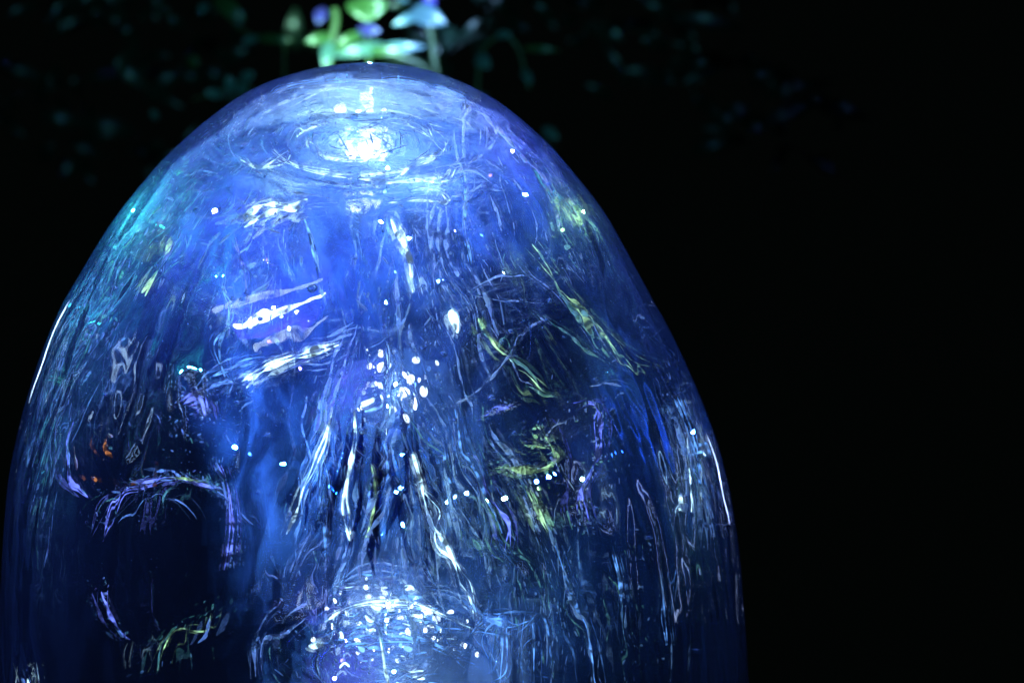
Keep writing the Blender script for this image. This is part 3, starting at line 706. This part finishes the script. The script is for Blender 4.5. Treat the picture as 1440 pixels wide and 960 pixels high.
# rippled lens under the crown
lens = empty('rippled_lens', P(505, 215, 0.05), 'round rippled glass lens around the white top lamps', 'glass lens')
bm = bmesh.new(); rows = []
c = P(508, 210, 0.055); lx = RGT; ly = (UPV * .36 - FWD * .93).normalized(); lz = lx.cross(ly)
for j in range(60):
    r = (4 + 95 * j / 59) * S
    row = []
    for k in range(140):
        a = 2 * math.pi * k / 140
        h = (0.0016 * math.sin(j * .62 + .8 * math.sin(a * 2) + .5 * math.sin(5 * a)) + .002 * noise.noise(Vector((math.cos(a) * j * .06, math.sin(a) * j * .06, 4.4))))
        row.append(bm.verts.new(c + lx * r * math.cos(a) + ly * r * math.sin(a) * .95 + lz * h))
    rows.append(row)
for a, b_ in zip(rows, rows[1:]):
    for k in range(140): bm.faces.new((a[k], b_[k], b_[(k + 1) % 140], a[(k + 1) % 140]))
o = obj('lens_disc', bm, m_glass('rippled_lens_glass', (0.9, 0.95, 1), 0.55, 60, (1, 1, 1), 0.5, 1.3, 0.05, gl=.07), lens)
sm = o.modifiers.new('thickness', 'SOLIDIFY'); sm.thickness = 0.002
# ribbed column low on the right
col_ = empty('ribbed_column', P(735, 980, 0.04), 'ribbed blue glass column standing right of the rippled dish', 'glass column')
bm = bmesh.new(); rows = []
for j in range(24):
    y = 852 + 8 * j; c = P(722, y, .04)
    rows.append([bm.verts.new(c + Vector(((52 + 4 * math.sin(k * math.pi / 6)) * S * math.cos(2 * math.pi * k / 120), (52 + 4 * math.sin(k * math.pi / 6)) * S * math.sin(2 * math.pi * k / 120), (3 * S * math.sin(k * .7) if j == 0 else 0)))) for k in range(120)])
for a, b_ in zip(rows, rows[1:]):
    for k in range(120): bm.faces.new((a[k], b_[k], b_[(k + 1) % 120], a[(k + 1) % 120]))
o = obj('column_wall', bm, m_glass('ribbed_blue_glass', (0.7, 0.82, 1), 0.35, 60, (1, 1, .2), 0.5, 1.35, 0.07, gl=.06), col_)
sm = o.modifiers.new('thickness', 'SOLIDIFY'); sm.thickness = 0.002

caustic_root = empty('caustic_lines', P(540, 930, 0), 'thin glowing lines added inside the dome in place of caustic light', 'caustic lines')  # glowing tubes added as caustic lines; the dome holds no such wires
def m_caustic_line(name, col, strength):
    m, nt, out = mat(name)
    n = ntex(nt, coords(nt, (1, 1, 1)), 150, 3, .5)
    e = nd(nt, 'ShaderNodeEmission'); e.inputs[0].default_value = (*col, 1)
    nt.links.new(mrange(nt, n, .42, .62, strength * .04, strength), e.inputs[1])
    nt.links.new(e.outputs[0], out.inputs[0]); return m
WW = m_caustic_line('white_glow', (.55, .85, 1), 5.5); WB = m_caustic_line('blue_glow', (.14, .38, 1), 3.0); WY = m_caustic_line('yellow_green_glow', (.55, 1, .5), 2.2); WV = m_caustic_line('violet_glow', (.16, .22, 1), 3.0); WT = m_caustic_line('teal_glow', (.12, .65, .7), 1.3); WR = m_caustic_line('orange_glow', (1, .35, .1), 2.0)
def caustic_line(pts, wpx, m, f=.9, loops=1, jit=5):
    for q_ in range(loops):
        o_ = [(rnd.gauss(0, jit), rnd.gauss(0, jit)) if q_ else (0, 0) for _ in pts]
        pp = spline([(x + a, y + b_) for (x, y), (a, b_) in zip(pts, o_)], 10); q = path(pp, min(f, .93)); n_ = len(q)
        if n_ < 4: continue
        wv = wpx * (1 if q_ == 0 else .6); b = bmesh.new()
        tube(b, q, [S * .5 * max(.25, wv * math.sin(math.pi * (i + .5) / n_) ** .5 * (.75 + 1.9 * noise.noise(p * 120))) for i, p in enumerate(q)], 6)
        obj('caustic_glow', b, m, caustic_root)
def ell(cx, cy, rx, ry, a0, a1, n=9): return [(cx + rx * math.cos(math.radians(a0 + (a1 - a0) * i / (n - 1))), cy + ry * math.sin(math.radians(a0 + (a1 - a0) * i / (n - 1)))) for i in range(n)]
caustic_line(ell(505, 205, 72, 26, 10, 200), 3, WW, .93, 2); caustic_line(ell(505, 207, 120, 42, -40, 170), 3, WW, .93, 3); caustic_line(ell(510, 205, 95, 33, 180, 340), 2.4, WW, .93, 2)
caustic_line(ell(515, 150, 150, 36, 190, 340), 2, WB, .93, 2); caustic_line([(530, 262), (570, 258), (620, 252), (632, 240)], 4, WW, .92, 2); caustic_line([(545, 288), (590, 285), (625, 288), (612, 272), (580, 270)], 3.4, WW, .92, 2)
caustic_line([(345, 322), (372, 306), (395, 298), (425, 294)], 11, WW, .92, 4, 6); caustic_line([(330, 330), (345, 380), (350, 440)], 2, WV, .91, 3, 12); caustic_line([(430, 310), (442, 360), (452, 410)], 3, WB, .91, 2, 4); caustic_line([(335, 225), (365, 240), (400, 235), (410, 222)], 2.6, WW, .93, 2)
caustic_line([(555, 305), (566, 335), (575, 375), (580, 412)], 5, WW, .91, 3, 7); caustic_line([(540, 300), (548, 345)], 2.5, WB, .91, 1); caustic_line([(632, 438), (641, 470)], 6, WW, .92, 1)
caustic_line([(350, 535), (390, 515), (440, 492), (472, 484)], 5, WW, .9, 3, 6); caustic_line([(300, 530), (345, 515), (390, 505)], 2.4, WB, .9, 2); caustic_line([(316, 400), (324, 445), (310, 490), (318, 530)], 2.4, WB, .9, 2)
caustic_line([(690, 182), (730, 225), (770, 270), (800, 300)], 2, WT, .93, 2); caustic_line([(745, 345), (780, 395), (800, 430), (840, 475), (875, 508), (905, 525)], 2.6, WY, .92, 2, 4); caustic_line([(793, 284), (808, 308), (821, 333)], 5, WY, .93, 2, 3); caustic_line([(768, 303), (776, 326)], 4, WY, .93, 1)
caustic_line([(650, 245), (655, 280), (652, 320), (662, 380)], 2.4, WB, .92, 2); caustic_line([(672, 452), (688, 482), (706, 500)], 3, WY, .92, 2, 4); caustic_line([(712, 505), (740, 530), (765, 552)], 2, WY, .92, 1)
caustic_line([(245, 343), (228, 378), (204, 414)], 5, WY, .93, 2, 3); caustic_line([(290, 250), (255, 290), (225, 330)], 2.4, WT, .93, 3, 8); caustic_line([(200, 330), (170, 380), (145, 440)], 2.4, WT, .93, 3, 8); caustic_line([(150, 425), (135, 460), (125, 500)], 3, WT, .93, 2)
caustic_line([(104, 595), (101, 640), (108, 675), (130, 700)], 3.4, WV, .92, 2, 3); caustic_line([(90, 520), (74, 600), (62, 680)], 2.2, WT, .93, 3, 5); caustic_line([(152, 612), (150, 630), (160, 645)], 4, WR, .9, 1); caustic_line([(133, 670), (141, 676), (138, 668)], 5, WR, .9, 1)
caustic_line([(752, 602), (770, 625), (775, 645), (762, 660), (735, 662), (700, 658)], 6, WY, .9, 3, 4); caustic_line([(678, 586), (700, 577), (720, 572)], 5, WV, .9, 2); caustic_line([(806, 578), (828, 572), (840, 605), (836, 650), (815, 688), (813, 720), (824, 742)], 4, WV, .9, 3, 5)
caustic_line([(735, 690), (755, 722), (772, 752)], 5, WY, .88, 3, 6); caustic_line([(150, 745), (165, 706), (205, 680), (250, 672), (300, 685)], 2.6, WV, .9, 3, 6); caustic_line([(308, 655), (325, 695), (330, 745), (321, 796)], 3, WV, .9, 2, 4); caustic_line([(240, 672), (262, 674), (275, 676)], 3.5, WY, .9, 1)
caustic_line([(150, 830), (162, 862), (182, 893)], 3, WV, .9, 2); caustic_line([(262, 570), (280, 560), (288, 585)], 4, WV, .9, 2); caustic_line([(300, 860), (290, 885), (250, 885), (222, 940)], 1.6, WY, .9, 1)
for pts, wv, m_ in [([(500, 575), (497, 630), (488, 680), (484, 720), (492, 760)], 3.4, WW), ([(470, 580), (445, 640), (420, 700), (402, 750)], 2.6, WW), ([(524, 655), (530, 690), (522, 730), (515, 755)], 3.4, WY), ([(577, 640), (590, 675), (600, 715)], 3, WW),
    ([(636, 575), (655, 635), (680, 690), (705, 745)], 2.6, WB), ([(585, 672), (602, 715), (624, 762), (646, 815), (662, 862)], 3.6, WW), ([(612, 610), (628, 670), (645, 715)], 2.6, WB), ([(540, 620), (545, 660), (541, 700)], 2, WB), ([(455, 640), (448, 690), (458, 740), (456, 800)], 2.4, WB), ([(668, 640), (690, 690), (712, 735), (716, 770)], 2.2, WV)]: caustic_line(pts, wv, m_, .84, 2, 5)
caustic_line([(768, 742), (788, 800), (808, 850), (826, 905), (836, 965)], 3, WB, .88, 1); caustic_line([(532, 885), (540, 925), (548, 968)], 4, WW, .86, 1); caustic_line([(460, 870), (500, 850), (560, 842), (610, 858), (650, 870)], 3, WW, .86, 2, 10); caustic_line([(470, 905), (520, 890), (580, 895), (650, 915)], 3, WB, .86, 4, 12); [caustic_line([(x_ - l_, y_ + rnd.gauss(0, 2)), (x_, y_ + rnd.gauss(0, 3)), (x_ + l_, y_ + rnd.gauss(0, 2))], rnd.uniform(1.2, 5), rnd.choice((WW, WB, WB)), rnd.uniform(.7, .86)) for x_, y_, l_ in [(555 + rnd.gauss(0, 55), 885 + rnd.gauss(0, 30), rnd.uniform(4, 17)) for _ in range(60)]]; caustic_line([(660, 890), (680, 870), (715, 880), (745, 870)], 3, WB, .87, 3, 9); caustic_line([(700, 870), (704, 910), (700, 960)], 2.4, WB, .87, 3, 14); caustic_line([(745, 875), (750, 915), (748, 960)], 2.4, WB, .87, 3, 12); caustic_line([(695, 862), (725, 858), (760, 868), (774, 930)], 2.2, WB, .88, 2)
caustic_line([(948, 560), (968, 610), (980, 670), (984, 715)], 4, WB, .93, 3, 5); caustic_line([(958, 610), (962, 670), (960, 720)], 3.4, WW, .93, 2, 4); caustic_line([(930, 800), (926, 860), (930, 905)], 2.4, WB, .92, 2); caustic_line([(852, 780), (864, 830), (872, 900)], 2.2, WB, .9, 2); caustic_line([(48, 930), (56, 972)], 4, WW, .93, 2)
# ------------------------------------------------------------------ leafy sprigs behind, lit by unseen spots added behind the dome
def m_leaf(name, col, var):
    m, nt, out = mat(name)
    n = ntex(nt, coords(nt, (1, 1, 1)), 40, 4)
    mx = nd(nt, 'ShaderNodeMix', data_type='RGBA'); nt.links.new(n, mx.inputs['Factor'])
    mx.inputs['A'].default_value = (*col, 1); mx.inputs['B'].default_value = (*var, 1)
    dn = nd(nt, 'ShaderNodeBsdfDiffuse'); tn = nd(nt, 'ShaderNodeBsdfTranslucent')
    for x in (dn, tn): nt.links.new(mx.outputs['Result'], x.inputs['Color'])
    a = mix(nt, .4, dn.outputs[0], tn.outputs[0])
    nt.links.new(mix(nt, .08, a, sh(nt, 'ShaderNodeBsdfGlossy', (1, 1, 1), .35)), out.inputs[0]); return m
LGREEN = m_leaf('green_leaf', (.07, .17, .06), (.13, .28, .09)); LVIOL = m_leaf('violet_lit_leaf', (.1, .07, .5), (.16, .12, .7))  # violet light is put into the second leaf colour
LPALE = m_leaf('pale_leaf', (.12, .3, .3), (.25, .45, .5)); STEM = m_leaf('green_stem', (.08, .16, .06), (.14, .22, .08))
TB = -0.95
def leaf_bm(tip, base, wpx, t, curl=0.25):
    bm = bmesh.new(); a = P(*base, t); b_ = P(*tip, t + .01); L = b_ - a
    side = L.cross(FWD).normalized(); nrm = -FWD; k = S * (DIST - t) / DIST
    rows = []
    for i in range(11):
        u = i / 10; wd = wpx * .5 * k * (math.sin(math.pi * u ** .75) ** .8 if 0 < u < 1 else .02)
        c = a + L * u + nrm * (.15 * L.length * math.sin(math.pi * u))
        rows.append([bm.verts.new(c + side * wd * q + nrm * abs(q) * wd * curl) for q in (-1, -.5, 0, .5, 1)])
    for r1, r2 in zip(rows, rows[1:]):
        for k_ in range(4): bm.faces.new((r1[k_], r1[k_ + 1], r2[k_ + 1], r2[k_]))
    return bm
def sprig(label, stem, wst, leaves, t=TB, group='sprigs behind the dome'):
    x_, y_ = stem[0]; stem = [(x_ + 14, 760), (x_ + 4, 520), (x_ - 5, 300)] + stem
    root = empty('leafy_sprig', P(*stem[0], t), label, 'sprig', group)
    b = bmesh.new(); k = S * (DIST - t) / DIST
    tube(b, [P(x, y, t) for x, y in spline(stem, 6)], wst * .5 * k, 7); obj('stem', b, STEM, root)
    for tip, base, wpx, m in leaves:
        o = obj('leaf', leaf_bm(tip, base, wpx, t), m, root)
        sm = o.modifiers.new('thickness', 'SOLIDIFY'); sm.thickness = .0008
    return root
sprig('upright green sprig with a violet lit leaf above the left of the crown', [(463, 130), (462, 95), (466, 60), (472, 30), (470, 12)], 12,
      [((428, 60), (468, 52), 16, LGREEN), ((446, 34), (456, 12), 18, LVIOL), ((490, 62), (464, 74), 14, LGREEN), ((456, 96), (466, 56), 20, LPALE)])
sprig('bright heart shaped green leaf with a violet lit leaf over the crown', [(520, 120), (518, 80), (516, 45), (516, 25)], 5,
      [((518, 32), (516, -8), 58, LGREEN), ((545, 8), (495, 4), 18, LGREEN), ((535, 44), (503, 42), 18, LVIOL), ((474, 62), (512, 48), 16, LGREEN)])
sprig('broad pale leaf lying level just over the crown', [(610, 120), (560, 78), (520, 72), (470, 76)], 8,
      [((468, 80), (545, 64), 18, LPALE), ((600, 66), (530, 70), 16, LPALE), ((580, 72), (500, 74), 14, LGREEN)])
sprig('tall pale blue leaf on a straight stem right of the crown', [(616, 130), (610, 80), (606, 45), (600, 20)], 9,
      [((628, 34), (578, 14), 30, LPALE), ((552, 36), (596, 18), 14, LPALE), ((604, -16), (604, 18), 18, LVIOL), ((575, 2), (560, -4), 10, LPALE)])
sprig('arching dim sprig right of the crown', [(672, 120), (676, 80), (690, 58), (712, 50), (730, 70), (738, 100), (745, 125)], 6,
      [((690, 96), (670, 80), 22, LPALE), ((720, 48), (698, 50), 12, LPALE), ((790, 72), (735, 68), 10, LGREEN), ((748, 118), (735, 98), 14, LPALE), ((786, 196), (764, 180), 16, LPALE)])
sprig('small sprig of pale blue leaves at the left shoulder of the dome', [(360, 150), (345, 118), (325, 120), (300, 132), (270, 140)], 3,
      [((358, 102), (338, 114), 17, LPALE), ((322, 106), (326, 130), 17, LPALE), ((288, 130), (312, 134), 15, LPALE), ((334, 130), (348, 120), 14, LPALE), ((213, 154), (221, 168), 12, LPALE)])
sprig('curved green leaf high on the left', [(400, 70), (385, 55), (345, 45), (300, 5)], 4,
      [((346, 28), (300, -4), 24, LGREEN), ((280, 20), (292, 4), 14, LPALE), ((412, 58), (362, 54), 14, LGREEN), ((340, 60), (362, 54), 12, LPALE), ((280, 82), (265, 92), 20, LGREEN)])
sp = P(525, 240, -0.33)
lamp('added_leaf_spot', sp, (0.42, 1.0, 0.7), 70, dome, .004, math.radians(10.5), P(492, 45, TB), .7)
lamp('added_leaf_spot', sp + RGT * .01, (0.3, 0.55, 1.0), 70, dome, .004, math.radians(9), P(595, 35, TB), .8)
lamp('added_leaf_spot', sp - RGT * .01, (0.1, 0.55, 0.6), 2.6, dome, .006, math.radians(60), P(500, 60, TB), 1.0)
# two unseen strip lamps added far behind to draw the thin glints on both edges
def strip(px, py, direc, watts, col):
    p0 = P(px, py, 0); p = p0 + Vector(direc).normalized() * 1.7
    ld = bpy.data.lights.new('rim_glint_light', 'AREA'); ld.shape = 'RECTANGLE'; ld.size = .03; ld.size_y = .24; ld.energy = watts; ld.color = col; ld.spread = math.radians(14)
    o = bpy.data.objects.new('rim_glint_light', ld); C.objects.link(o); o.location = p; o.rotation_euler = (p0 - p).to_track_quat('-Z', 'Y').to_euler()
strip(75, 480, (-.413, .909, -.09), .0025, (.55, .75, 1))
strip(1001, 640, (.41, .90, -.16), .0022, (.5, .6, 1))
# the dark hedge behind: leaves and twigs nobody could count
bm = bmesh.new(); hr = random.Random(5)
for _ in range(64):
    x, y, t = hr.uniform(-150, 1050), hr.uniform(-120, 330) * hr.random() ** .7, hr.uniform(-1.45, -1.05)
    a = hr.uniform(0, 6.28); pts = []
    if 330 < x < 720 and y < 160: continue
    for i in range(7):
        pts.append((x, y)); x += 30 * math.cos(a); y += 22 * math.sin(a); a += hr.gauss(0, .4)
        lb = leaf_bm((x + hr.gauss(0, 40), y + hr.gauss(0, 26)), (x, y), hr.uniform(12, 26), t + hr.gauss(0, .02))
        me_ = bpy.data.meshes.new('tmp'); lb.to_mesh(me_); lb.free(); bm.from_mesh(me_); bpy.data.meshes.remove(me_)
    tube(bm, [P(px, py, t) for px, py in pts], .0007, 5)
tag(obj('dark_hedge', bm, m_leaf('hedge_leaf', (.015, .05, .035), (.04, .09, .06))), 'dark leafy hedge fading into the night behind the dome', 'hedge', kind='stuff')
